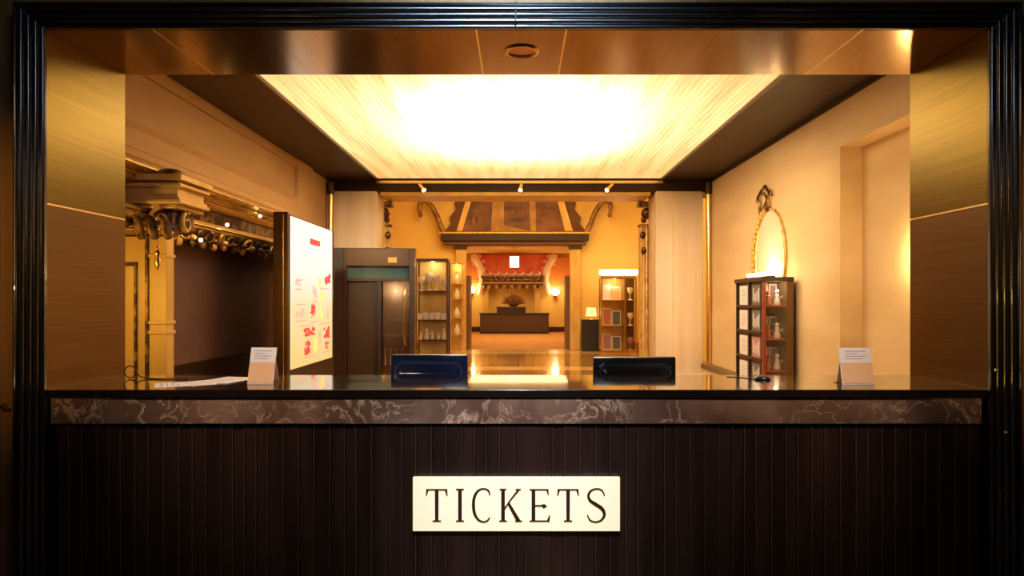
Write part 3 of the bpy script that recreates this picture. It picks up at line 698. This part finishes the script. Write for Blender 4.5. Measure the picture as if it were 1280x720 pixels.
# far right case, Y=20
x2, y2, w2, h2 = X(751,20), 20, X(796,20)-X(751,20), 2.26
SH2 = [.82, 1.57]
t = case('display_case', 'lit display case with pictures standing against the far cream wall on the right', x2, y2, w2, .5, h2, SH2, M['brass'], 1)
MB().box(w2*.66, w2*.70, -.004, .035, .1, h2-.06).build('post', M['brass'], t)
MB().box(w2*.70, w2-.035, .30, .32, .1, h2-.06).build('back_panel', M['brown_mid'], t)
tb = thing('strip_light', 'bright strip light on top of the far right display case', 'lamp', (x2+w2/2, y2+.2, h2+.0005), 0, 'strip lights on the cases')
MB().box(-w2*.5, w2*.5, -.06, .06, 0, .05, .01).build('housing', M['bronze'], tb)
MB().box(-w2*.52, w2*.56, -.07, .07, .05, .21, .05).build('tube', M['tube'], tb, smooth=True)
for j, (z, hs, ms) in enumerate(((.1, .42, ('mauve','slate')), (SH2[0], .46, ('terracotta','slate')), (SH2[1], .42, ('paper','peach')))):
    shelf = ('bottom', 'middle', 'top')[j]
    for i in range(2):
        g = picture(M[ms[i]], .26, hs*(.95 if i else 1.1), (x2+.21+.27*i, y2+.2-.05*i, z+.0003)); tag(g, ('left' if i == 0 else 'right')+' framed picture on the %s shelf of the far right display case' % shelf, 'picture', 'pictures in the far right case')
    g = goblet(M['glassware' if j else 'mauve'], 2.2, (x2+w2*.84, y2+.15, z+.0003)); tag(g, 'goblet at the right end of the %s shelf of the far right display case' % shelf, 'goblet', 'goblets in the far right case')
# near right case against the wall: leaflets on its left side, ornaments in front
A = 2.77; yA = 7.70; yZ = 8.66; hC = 1.82
t = thing('display_case', 'mahogany souvenir case with leaflet racks against the right wall below the oval mirror', 'display case', (A, yA, 0), 0, 'glass display cases')
dC, wC = yZ-yA, 3.115-A
MB().box(-.015, wC, -.02, dC+.02, hC-.05, hC, .005).build('top', M['brown_dark'], t)
MB().box(0, wC, 0, dC, 0, .12).build('base', M['brown_dark'], t)
MB().box(0, .035, 0, .04, .12, hC-.05).build('post', M['red_wood'], t)
MB().box(0, .035, dC-.035, dC, .12, hC-.05).build('post', M['brown_dark'], t)
MB().box(wC-.075, wC, 0, dC, .12, hC-.05).build('side_panel', M['brown_mid'], t)
MB().box(.035, wC-.075, dC-.02, dC, .12, hC-.05).build('back_panel', M['brown_mid'], t)
MB().box(.02, .032, .04, dC-.035, .12, hC-.05).build('rack_board', M['brown_dark'], t)
MB().box(0, .02, dC/2-.015, dC/2+.015, .12, hC-.05).build('rack_stile', M['brown_dark'], t)
FS = [.40, .76, 1.12, 1.50]
for z in FS: MB().box(.036, wC-.076, .005, dC-.022, z-.02, z, .003).build('shelf', M['red_wood'], t)
LS = [.27, .58, .89, 1.20, 1.50]
for z in LS: MB().box(-.012, .02, .036, dC-.036, z-.035, z, .003).build('rack_rail', M['brown_dark'], t)
MB().box(.038, wC-.078, .006, .009, .12, hC-.05).build('front_glass', M['pane'], t)
for j, z in enumerate(LS[1:]):
    row = ('bottom','second lowest','second highest','top')[j]
    for i, (m, side) in enumerate(((('slate','mauve','slate','slate')[j], 'near'), ('paper', 'far'))):
        yc = yA+dC*(.27 if i == 0 else .73)
        o = thing('leaflet', ('dark patterned' if i == 0 else 'white')+' leaflet in the %s row of the rack on the right souvenir case' % row, 'leaflet', (A+.016, yc, z+.0003), 0, 'leaflets on the right case')
        MB().box(-.006, .003, -.14, .14, 0, .235).build('cover', M[m], o)
        mb = MB()
        if i == 0:
            for q in range(4): mb.box(-.0075, -.006, -.11+.06*q, -.085+.06*q, .03+.02*(q % 2), .20-.03*(q % 3))
        else:
            for q in range(5): mb.box(-.0075, -.006, -.10, .08-.03*(q % 2), .05+.03*q, .056+.03*q)
        mb.build('print', M['paper' if i == 0 else 'grey_print'], o)
for j, z in enumerate(FS[1:]):
    row = ('lower','middle','top')[j]
    for i in range(2):
        g = figurine(M[['terracotta','glassware'][i]], [1.05,1.15][i], (A+.10+.105*i, yA+.12, z+.0003)); tag(g, ('rose' if i == 0 else 'white')+' figurine on the %s shelf of the right souvenir case' % row, 'figurine', 'figurines in the right case')
    for i in range(2):
        g = picture(M[('slate','mauve')[(i+j) % 2]], .100, .25, (A+.10+.108*i, yA+.26, z+.0003), M['glassware']); tag(g, ('left' if i == 0 else 'right')+' pale framed picture behind the figurines on the %s shelf of the right souvenir case' % row, 'picture', 'pictures in the right case')
tb = thing('strip_light', 'bright strip light on top of the right souvenir case under the oval mirror', 'lamp', (A+.13, (yA+yZ)/2+.02, hC+.0005), 0, 'strip lights on the cases')
MB().box(-.04, .04, -.42, .40, 0, .02, .004).build('housing', M['bronze'], tb)
MB().cyl((0,-.40,.045), (0,.38,.045), .022).build('tube', M['tube'], tb, smooth=True)
# oval panel on the right wall
ym = 8.55; zc_ = 2.08
om = thing('oval_panel', 'tall oval cream wall panel in a carved gilt frame with finial above the souvenir case', 'wall panel', (XR, ym, zc_))
ry, rz_ = .48, .60
mb = MB(); pts = [(ry*math.cos(2*PI*i/60), rz_*math.sin(2*PI*i/60)) for i in range(60)]
mb.prism(pts, 'x', -.02, 0); mb.build('panel', M['cream_carving'], om)
mb = MB(); ring = [(-.022, (ry+.02)*math.cos(2*PI*i/72), (rz_+.02)*math.sin(2*PI*i/72), .016+.005*math.sin(i*2.1)) for i in range(73)]; mb.tube(ring, 8); mb.build('frame', M['gilt'], om, smooth=True)
for i in range(20):
    a = PI*.42+i*(PI*.72)/19
    rr = .10+.05*abs(math.sin(i*1.3)); MB().ball((-.02, (ry+rr)*abs(math.cos(a)), (rz_+.06)*math.sin(a)), .030, (.8,1.1,1.4), 10).build('leaf_bead', M['gold_paint'], om, smooth=True)
mb = MB(); zz = rz_+.02; yo = .14
mb.tube(smooth_path([(-.03,yo-.16,zz,.020),(-.04,yo-.13,zz+.13,.018),(-.04,yo-.16,zz+.20,.016),(-.04,yo,zz+.30,.018),(-.04,yo+.22,zz+.20,.016),(-.04,yo+.16,zz+.12,.018),(-.03,yo+.18,zz-.02,.020)]), 8)
mb.ball((-.03,yo-.10,zz+.02), .045, (.8,1.5,1)); mb.ball((-.03,yo,zz+.31), .025)
mb.tube(smooth_path([(-.03,yo+.05,zz+.24,.012),(-.03,yo-.06,zz+.14,.016),(-.03,yo+.06,zz+.02,.018)]), 8)
for q in (-1,1): mb.tube(smooth_path([(-.03,yo+q*.12,zz+.24,.014),(-.04,yo+q*.22,zz+.22,.014),(-.04,yo+q*.28,zz+.15,.01)]), 8)
mb.build('finial', M['dark_carving'], om, smooth=True)
# sconce in the recess, behind the right jamb
sc = thing('wall_sconce', 'glowing wall sconce in the right wall recess, half hidden by the bronze jamb', 'wall lamp', (XR+.22, 5.60, 1.72))
MB().box(-.02, 0, -.05, .05, -.08, .08, .006).build('backplate', M['brass'], sc)
mb = MB(); mb.lathe([(.03,-.02),(.06,.0),(.085,.07),(.09,.12),(.08,.12),(.05,.02)], (-.10,0,.02)); mb.build('shade', M['shade_glow'], sc, smooth=True)
MB().tube([(-.02,0,-.02,.01),(-.07,0,-.03,.01),(-.10,0,.0,.01)]).build('arm', M['brass'], sc, smooth=True)

# ------------------------------------------------------------------ ornate pilasters, lintel, mural, brackets
for lb, px, sg_ in (('left', (474, 488), -1), ('right', (800, 816), 1)):
    y = 11.95; xa, xb = X(px[0], y), X(px[1], y)
    t = thing('ornate_pilaster', 'slim gilded pilaster with carved head beside the %s stone pillar' % lb, 'pilaster', ((xa+xb)/2, y, 0), 0, 'pilasters flanking the hall opening')
    hw_ = (xb-xa)/2
    MB().box(-hw_, hw_, 0, .16, 0, 2.85, .01).build('shaft', M['gold_paint'], t)
    mb = MB(); mb.cyl((0,-.01,.1), (0,-.01,2.85), .035, n=12); mb.cyl((-hw_+.02,-.005,.1), (-hw_+.02,-.005,2.85), .014, n=8); mb.build('reed', M['gilt'], t, smooth=True)
    mb = MB(); mb.box(-hw_-.03, hw_+.03, -.05, .18, 3.2, 3.29, .01); mb.box(-hw_-.01, hw_+.01, -.03, .17, 2.85, 2.9, .008); mb.ball((0,-.03,3.08), .10, (1,.7,1)); mb.build('head', M['dark_carving'], t, smooth=True)
    for q in range(3):
        MB().ball((-sg_*.02*(q % 2)-sg_*hw_*.5, -.05, 2.97-.27*q), .05, (1,.8,1.3), 12).build('rosette', M['dark_carving'], t, smooth=True)
Yw = 21.55
dr = thing('door_surround', 'cream and gold surround with dark projecting lintel of the far opening', 'door surround', (0, Yw, 0))
xl0, xl1 = X(552,Yw), X(735,Yw)
MB().box(xl0, xl1, -.30, .04, 3.42, 3.64, .02).build('lintel', M['brown_dark'], dr)
MB().box(xl0+.08, xl1-.08, -.24, .04, 3.30, 3.42, .02).build('lintel', M['ornament'], dr)
MB().box(xl0-.04, xl1+.04, -.34, .04, 3.64, 3.70, .01).build('gilt_edge', M['gilt'], dr)
for xa, xb in ((X(570,Yw), X(583,Yw)), (X(712,Yw), X(725,Yw))):
    MB().box(xa, xb, -.14, .04, 0, 3.20, .02).build('jamb', M['gold_paint'], dr)
    MB().box(xa-.05, xb+.05, -.2, .04, 3.18, 3.31, .01).build('capital', M['brown_dark'], dr)
for xx in (X(586,Yw+.4), X(709,Yw+.4)): MB().box(xx-.06, xx+.06, .05, .9, 0, 2.35).build('door_leaf', M['brown_mid'], dr)
mu = thing('mural_panel', 'trapezoid painted mural in dark browns above the far opening', 'mural', (0, Yw, 3.70))
def mz(py): return Z(py, Yw)-3.70
def mx(px): return X(px, Yw)
def poly(pts, y0, y1, nm, m): MB().prism([(mx(a), mz(b)) for a, b in pts], 'y', y0, y1).build(nm, m, mu)
M['mural_a'] = noisy(mat('umber painting', (.12,.05,.02), .6), (.06,.025,.012), (.24,.10,.035), (1.6,1,3.5), 4)
M['mural_b'] = noisy(mat('ochre painting', (.4,.2,.05), .6), (.30,.14,.03), (.55,.30,.08), (2,1,2), 4)
M['mural_c'] = noisy(mat('sienna painting', (.2,.07,.02), .6), (.13,.045,.015), (.26,.10,.035), (2,1,2), 4)
TP = 226
poly([(578,289),(597,TP),(617,TP),(614,289)], -.05, .05, 'painting', M['mural_a'])
poly([(614,289),(617,TP),(630,TP),(630,281),(640,284),(663,289)], -.05, .05, 'painting', M['mural_b'])
poly([(630,281),(630,TP),(661,TP),(663,289),(640,284)], -.052, .05, 'painting', M['mural_a'])
poly([(663,289),(661,TP),(669,TP),(670,289)], -.05, .05, 'painting', M['mural_b'])
poly([(670,289),(669,TP),(690,TP),(706,289)], -.05, .05, 'painting', M['mural_c'])
poly([(571,289),(590,TP),(597,TP),(578,289)], -.09, .05, 'frame', M['gold_paint'])
poly([(706,289),(690,TP),(697,TP),(716,289)], -.09, .05, 'frame', M['gold_paint'])
lft = [(555,291),(564,279),(562,272),(570,262),(568,254),(577,246),(579,TP+2),(590,TP),(571,289)]
poly(lft, -.06, .05, 'cresting', M['ornament'])
poly([(1294-a-6.0, b) for a, b in lft], -.06, .05, 'cresting', M['ornament'])
# painted figure silhouettes inside the scene
for (a, b, s_) in ((600,272,1.0),(607,268,.8),(592,277,.9),(646,262,1.1),(652,268,.8),(683,270,.9)):
    MB().ball((mx(a), -.05, mz(b)), .10*s_, (.6,.12,1.9), 12).build('figure', M['mural_c'], mu, smooth=True)
for lb, s_ in (('left', -1), ('right', 1)):
    def q(px, py, r): 
        pp = px if s_ < 0 else 1288-px
        return (mx(pp), -.24, mz(py)+3.70, r)
    pts = [q(556,292,.09), q(552,284,.09), q(548,273,.085), q(543,263,.085), q(538,256,.08), q(532,252,.08), q(527,255,.075), q(526,262,.07), q(527,270,.045)]
    MB().tube(smooth_path(pts, 5), 10).build('scroll_bracket', M['scroll_brown'], dr, smooth=True)
    MB().ball(q(527,270,0)[:3], .075).build('scroll_tip', M['scroll_brown'], dr.children[-1], smooth=True)
# black pedestal with small lamp
pd = thing('pedestal', 'black square pedestal against the far cream wall', 'pedestal', (X(738,21), 21.0, 0))
MB().box(-.27, .27, -.22, .22, .02, .95, .006).build('body', M['matte_black'], pd); MB().box(-.25, .25, -.2, .2, 0, .03).build('plinth', M['brown_dark'], pd)
MB().box(-.28, .28, -.23, .23, .95, .975, .003).build('top', M['brown_dark'], pd)
lm = thing('table_lamp', 'small glowing cream lamp on the black pedestal', 'lamp', (X(739,21), 21.0, .9755))
MB().lathe([(.07,0),(.07,.015),(.015,.03),(.015,.12)]).build('base', M['brass'], lm, smooth=True)
MB().lathe([(.17,.10),(.14,.36),(.13,.36),(.16,.10)]).build('lamp_shade', M['shade_glow'], lm, smooth=True)

# ------------------------------------------------------------------ far lobby
Yd = 32.0
dk = thing('reception_desk', 'dark brown reception desk in the far lobby', 'desk', (X(643,Yd), Yd, 0))
hw_ = (X(686,Yd)-X(600,Yd))/2
MB().box(-hw_, hw_, 0, .9, 0, .92, .01).build('body', M['desk_brown'], dk); MB().box(-hw_-.05, hw_+.05, -.05, .95, .92, .97, .01).build('desktop', M['brown_dark'], dk)
MB().box(-hw_+.02, hw_-.02, -.02, 0, 0, .1).build('plinth', M['matte_black'], dk)
ri = thing('desk_riser', 'low dark box riser on the middle of the reception desk', 'box', (X(639,Yd), Yd+.4, .9705))
MB().box(-.68, .68, -.3, .3, 0, .26, .01).build('body', M['brown_dark'], ri); MB().box(-.72, .72, -.33, .33, .26, .30, .008).build('top', M['brown_mid'], ri)
pn = thing('potted_plant', 'spiky bronze leaved plant in a low bowl on the reception desk riser', 'plant', (X(642,Yd), Yd+.4, 1.271))
MB().lathe([(.12,0),(.24,.06),(.26,.14),(.23,.14),(.2,.10)]).build('pot', M['bronze'], pn, smooth=True)
random.seed(5)
for i in range(17):
    a = PI*(i+.5)/17; az = random.uniform(-.5,.5); L0 = .50+.10*random.random()
    mb = MB(); mb.tube([(0,0,.12,.02), (.45*L0*math.cos(a), az*.2, .12+.55*L0*math.sin(a), .045), (.8*L0*math.cos(a), az*.4, .12+.85*L0*math.sin(a), .035), (1.05*L0*math.cos(a), az*.5, .12+.95*L0*math.sin(a), .004)], 6)
    mb.build('leaf', M['leaf'], pn, smooth=True)
Yr = 33.7
ar = thing('painted_arch', 'red painted arch panel with cream carved scroll edges on the far lobby back wall', 'arch', (0, Yr, 0))
rx = lambda p: X(p, Yr); rz2 = lambda p: Z(p, Yr)
def ap(pts, y0, y1, nm, m): MB().prism([(rx(a), rz2(b)) for a, b in pts], 'y', y0, y1).build(nm, m, ar)
ap([(596,318),(690,318),(688,330),(676,344),(605,344),(600,330)], -.02, .18, 'tympanum', M['red_paint'])
ap([(576,330),(594,322),(601,336),(602,350),(596,354),(576,352)], -.04, .18, 'spandrel', M['orange_paint'])
ap([(712,322),(692,322),(686,334),(682,350),(690,358),(712,356)], -.04, .18, 'spandrel', M['orange_paint'])
ap([(576,350),(600,350),(600,354),(576,354)], -.06, .18, 'spandrel_edge', M['gilt'])
for sd in (-1, 1):
    g = (lambda p: p) if sd < 0 else (lambda p: 1288-p-3)
    pts = [(592,318,.16),(594,324,.22),(599,331,.17),(602,340,.2),(603,350,.15),(601,358,.16),(599,368,.10)]
    MB().tube(smooth_path([(rx(g(a)), -.12, rz2(b), r) for a, b, r in pts], 5), 8).build('carved_edge', M['cream_carving'], ar, smooth=True)
    for (a, b, r) in ((598,321,.18),(604,327,.14),(592,330,.1),(606,336,.12)): MB().ball((rx(g(a)), -.16, rz2(b)), r, (1,.6,.8), 10).build('carved_boss', M['pink_carving'], ar, smooth=True)
random.seed(9)
for i in range(14):   # garland of swags between arch and canopy
    a = 606+i*5.1; sag = 3 if i % 2 else 0
    pts = [(rx(a-2.8), -.2, rz2(340+sag), .05), (rx(a), -.24, rz2(344+sag*.4), .08), (rx(a+2.8), -.2, rz2(340+3-sag), .05)]
    MB().tube(smooth_path(pts, 4), 6).build('garland_swag', M['cream_carving' if i % 2 else 'pink_carving'], ar, smooth=True)
for sd in (608, 672): MB().box(rx(sd-4), rx(sd+3), -.05, .18, 0, rz2(360)).build('pier', M['gold_paint'], ar)
ca = thing('carved_canopy', 'dark carved canopy with gilt fringe below the red arch', 'canopy', (0, Yr-.30, 0))
MB().box(rx(604), rx(678), -.4, -.02, rz2(358), rz2(346), .02).build('valance', M['ornament'], ca)
MB().box(rx(602), rx(680), -.45, -.02, rz2(348), rz2(345), .02).build('cornice', M['dark_carving'], ca)
MB().box(rx(603), rx(679), -.42, -.02, rz2(354.5), rz2(353.5)).build('gilt_band', M['gold_paint'], ca)
for i in range(15):
    a = 607+i*4.7; MB().lathe([(.02,.14),(.08,.10),(.07,.02),(.03,-.06),(.005,-.10)], (rx(a), -.42, rz2(360)), n=10).build('fringe_drop', M['gilt' if i % 2 else 'dark_carving'], ca, smooth=True)
for i in range(9):
    a = 612+i*7.6; MB().ball((rx(a), -.42, rz2(350.5)), .10, (1.6,.4,.8), 10).build('carved_boss', M['dark_carving'], ca, smooth=True)
la = thing('hanging_lantern', 'square glowing lantern hanging from the far lobby ceiling', 'lantern', (X(643,30), 30, Z(335,30)))
hl = Z(320,30)-Z(335,30)
MB().box(-.20, .20, -.20, .20, .02, hl-.03, .01).build('shade', M['lantern'], la)
MB().box(-.22, .22, -.22, .22, hl-.03, hl, .005).build('cap', M['bronze'], la); MB().box(-.22, .22, -.22, .22, 0, .02, .005).build('bottom_frame', M['bronze'], la)
MB().cyl((0,0,hl), (0,0,3.9-la.location.z), .015).build('rod', M['bronze'], la)
for lb, px, py in (('left', 590, 362), ('right', 694, 365)):
    t = thing('wall_sconce', 'bright globe wall sconce at the %s of the far lobby back wall' % lb, 'wall lamp', (X(px,33.86), 33.86, Z(py,33.86)), 0, 'sconces in the far lobby')
    MB().ball((0,-.22,0), .20, (1,.8,.85), 20).build('globe', M['lantern'], t, smooth=True)
    MB().lathe([(.02,-.35),(.10,-.28),(.12,-.18),(.04,-.16)], (0,-.18,0)).build('bracket', M['brass'], t, smooth=True)
    MB().box(-.06, .06, -.18, .02, -.24, -.16).build('arm', M['brass'], t)

# ------------------------------------------------------------------ lights
def area(loc, rot, sx, sy, col, e, name='room lamp'):
    d = bpy.data.lights.new(name, 'AREA'); d.shape = 'RECTANGLE'; d.size = sx; d.size_y = sy; d.energy = e; d.color = col
    o = bpy.data.objects.new(name, d); C.objects.link(o); o.location = loc; o.rotation_euler = rot; return o
def point(loc, col, e, r=.08, name='lamp'):
    d = bpy.data.lights.new(name, 'POINT'); d.energy = e; d.color = col; d.shadow_soft_size = r
    o = bpy.data.objects.new(name, d); C.objects.link(o); o.location = loc; return o
def spot(loc, aim, col, e, ang, blend, r, name):
    d = bpy.data.lights.new(name, 'SPOT'); d.energy = e; d.color = col; d.spot_size = math.radians(ang); d.spot_blend = blend; d.shadow_soft_size = r
    o = bpy.data.objects.new(name, d); C.objects.link(o); o.location = loc
    o.rotation_euler = (Vector(aim)-o.location).to_track_quat('-Z', 'Y').to_euler(); return o
point((th.x+.20, th.y+.20, 1.70), (1,.82,.6), 4, .03, 'booth fill')  # unseen light added to brighten the booth interior
area((0, 8.0, CZ+.72), (0,0,0), 1.7, 2.6, (1,.86,.66), 240, 'lamp above pleated ceiling')
WARM = (1,.67,.27)
area((0, 16.8, 5.55), (0,0,0), 5, 5, WARM, 520, 'hall ceiling lamp')
for sx in (-1, 1):  # unseen spots added to brighten the end pillars
    d = bpy.data.lights.new('end wall fill', 'SPOT'); d.energy = 470; d.color = (1,.76,.48); d.spot_size = math.radians(34); d.spot_blend = 1; d.shadow_soft_size = .12
    o = bpy.data.objects.new('end wall fill', d); C.objects.link(o); o.location = (sx*2.0, 5.4, 3.45)
    o.rotation_euler = (Vector((sx*2.85, 11.2, 1.7))-o.location).to_track_quat('-Z', 'Y').to_euler()
area((0, 28, 3.88), (0,0,0), 4, 7, (1,.70,.30), 300, 'lobby ceiling lamp')
point((XR+.12, 5.74, 1.93), (1,.66,.26), 17, .04, 'recess sconce lamp')
point((A+.20, 8.45, hC+.12), (1,.74,.36), 9, .05, 'case strip lamp')
point((x2+w2/2, y2-.1, h2+.35), (1,.75,.4), 20, .1, 'far case lamp')
point((A+.17, yA+.07, hC-.10), (1,.80,.5), 1.6, .02, 'souvenir case fill')  # added light so the goods inside the case show up
point((x2+w2*.4, y2+.08, h2-.16), (1,.78,.45), 9, .04, 'far case inner lamp')
spot((0.9, 5.0, 3.46), (3.18, 8.9, 1.8), (1,.72,.40), 330, 50, 1, .12, 'right wall fill')  # unseen spot added to lift the right wall
point((x0+w/2, y0+.12, 2.30), (1,.8,.55), 7, .05, 'display case lamp')
point((x1+w1_/2, y1+.1, 2.55), (1,.75,.4), 6, .05, 'narrow case lamp')
for px in (590, 694): point((X(px,33.3), 33.2, 2.1), (1,.7,.3), 30, .15, 'lobby sconce lamp')
point((-3.2, 4.45, 1.6), (1,.66,.16), 22, .1, 'left niche lamp')
# the cool street-side lamp over the visitor
spot((0, .75, 3.3), (0, 3.4, 3.22), (.50,.72,1), 900, 38, 1, .3, 'marquee lamp on the frame')
spot((0, .9, 3.5), (0, 3.5, .70), (.93,.91,1), 640, 30, 1, .25, 'marquee lamp')
for sx in (-1, 1):
    spot((sx*1.45, 1.5, 3.4), (sx*1.40, 3.65, 1.16), (1,.74,.52), 300, 30, .9, .12, 'entrance downlight')
    spot((sx*2.3, .6, 2.6), (sx*2.62, 3.45, 1.7), (1,.50,.12), 160, 34, 1, .1, 'outer wall fill')  # added fill that brightens the bronze wall outside the frame
ml = area((0, .8, 3.45), (math.radians(78), 0, 0), 1.1, .4, (.60,.76,1), 22, 'marquee strip lamp')

w_ = bpy.data.worlds.new('World'); bpy.context.scene.world = w_; w_.use_nodes = True
w_.node_tree.nodes['Background'].inputs[0].default_value = (.03,.016,.006,1); w_.node_tree.nodes['Background'].inputs[1].default_value = .15

cam = bpy.data.cameras.new('camera'); co_ = bpy.data.objects.new('camera', cam); C.objects.link(co_)
co_.location = (0, 0, EYE); co_.rotation_euler = (PI/2, 0, 0)
cam.sensor_width = 36; cam.lens = F/1280*36; cam.shift_x = (640-CX)/1280; cam.shift_y = (CY-360)/1280; cam.clip_end = 200
sc_ = bpy.context.scene; sc_.camera = co_
vs_ = sc_.view_settings; vs_.view_transform = 'Standard'; vs_.look = 'None'; vs_.exposure = 0; vs_.gamma = 1; vs_.use_curve_mapping = False
sc_.cycles.use_denoising = True; sc_.cycles.max_bounces = 8; sc_.cycles.diffuse_bounces = 5; sc_.cycles.sample_clamp_indirect = 6
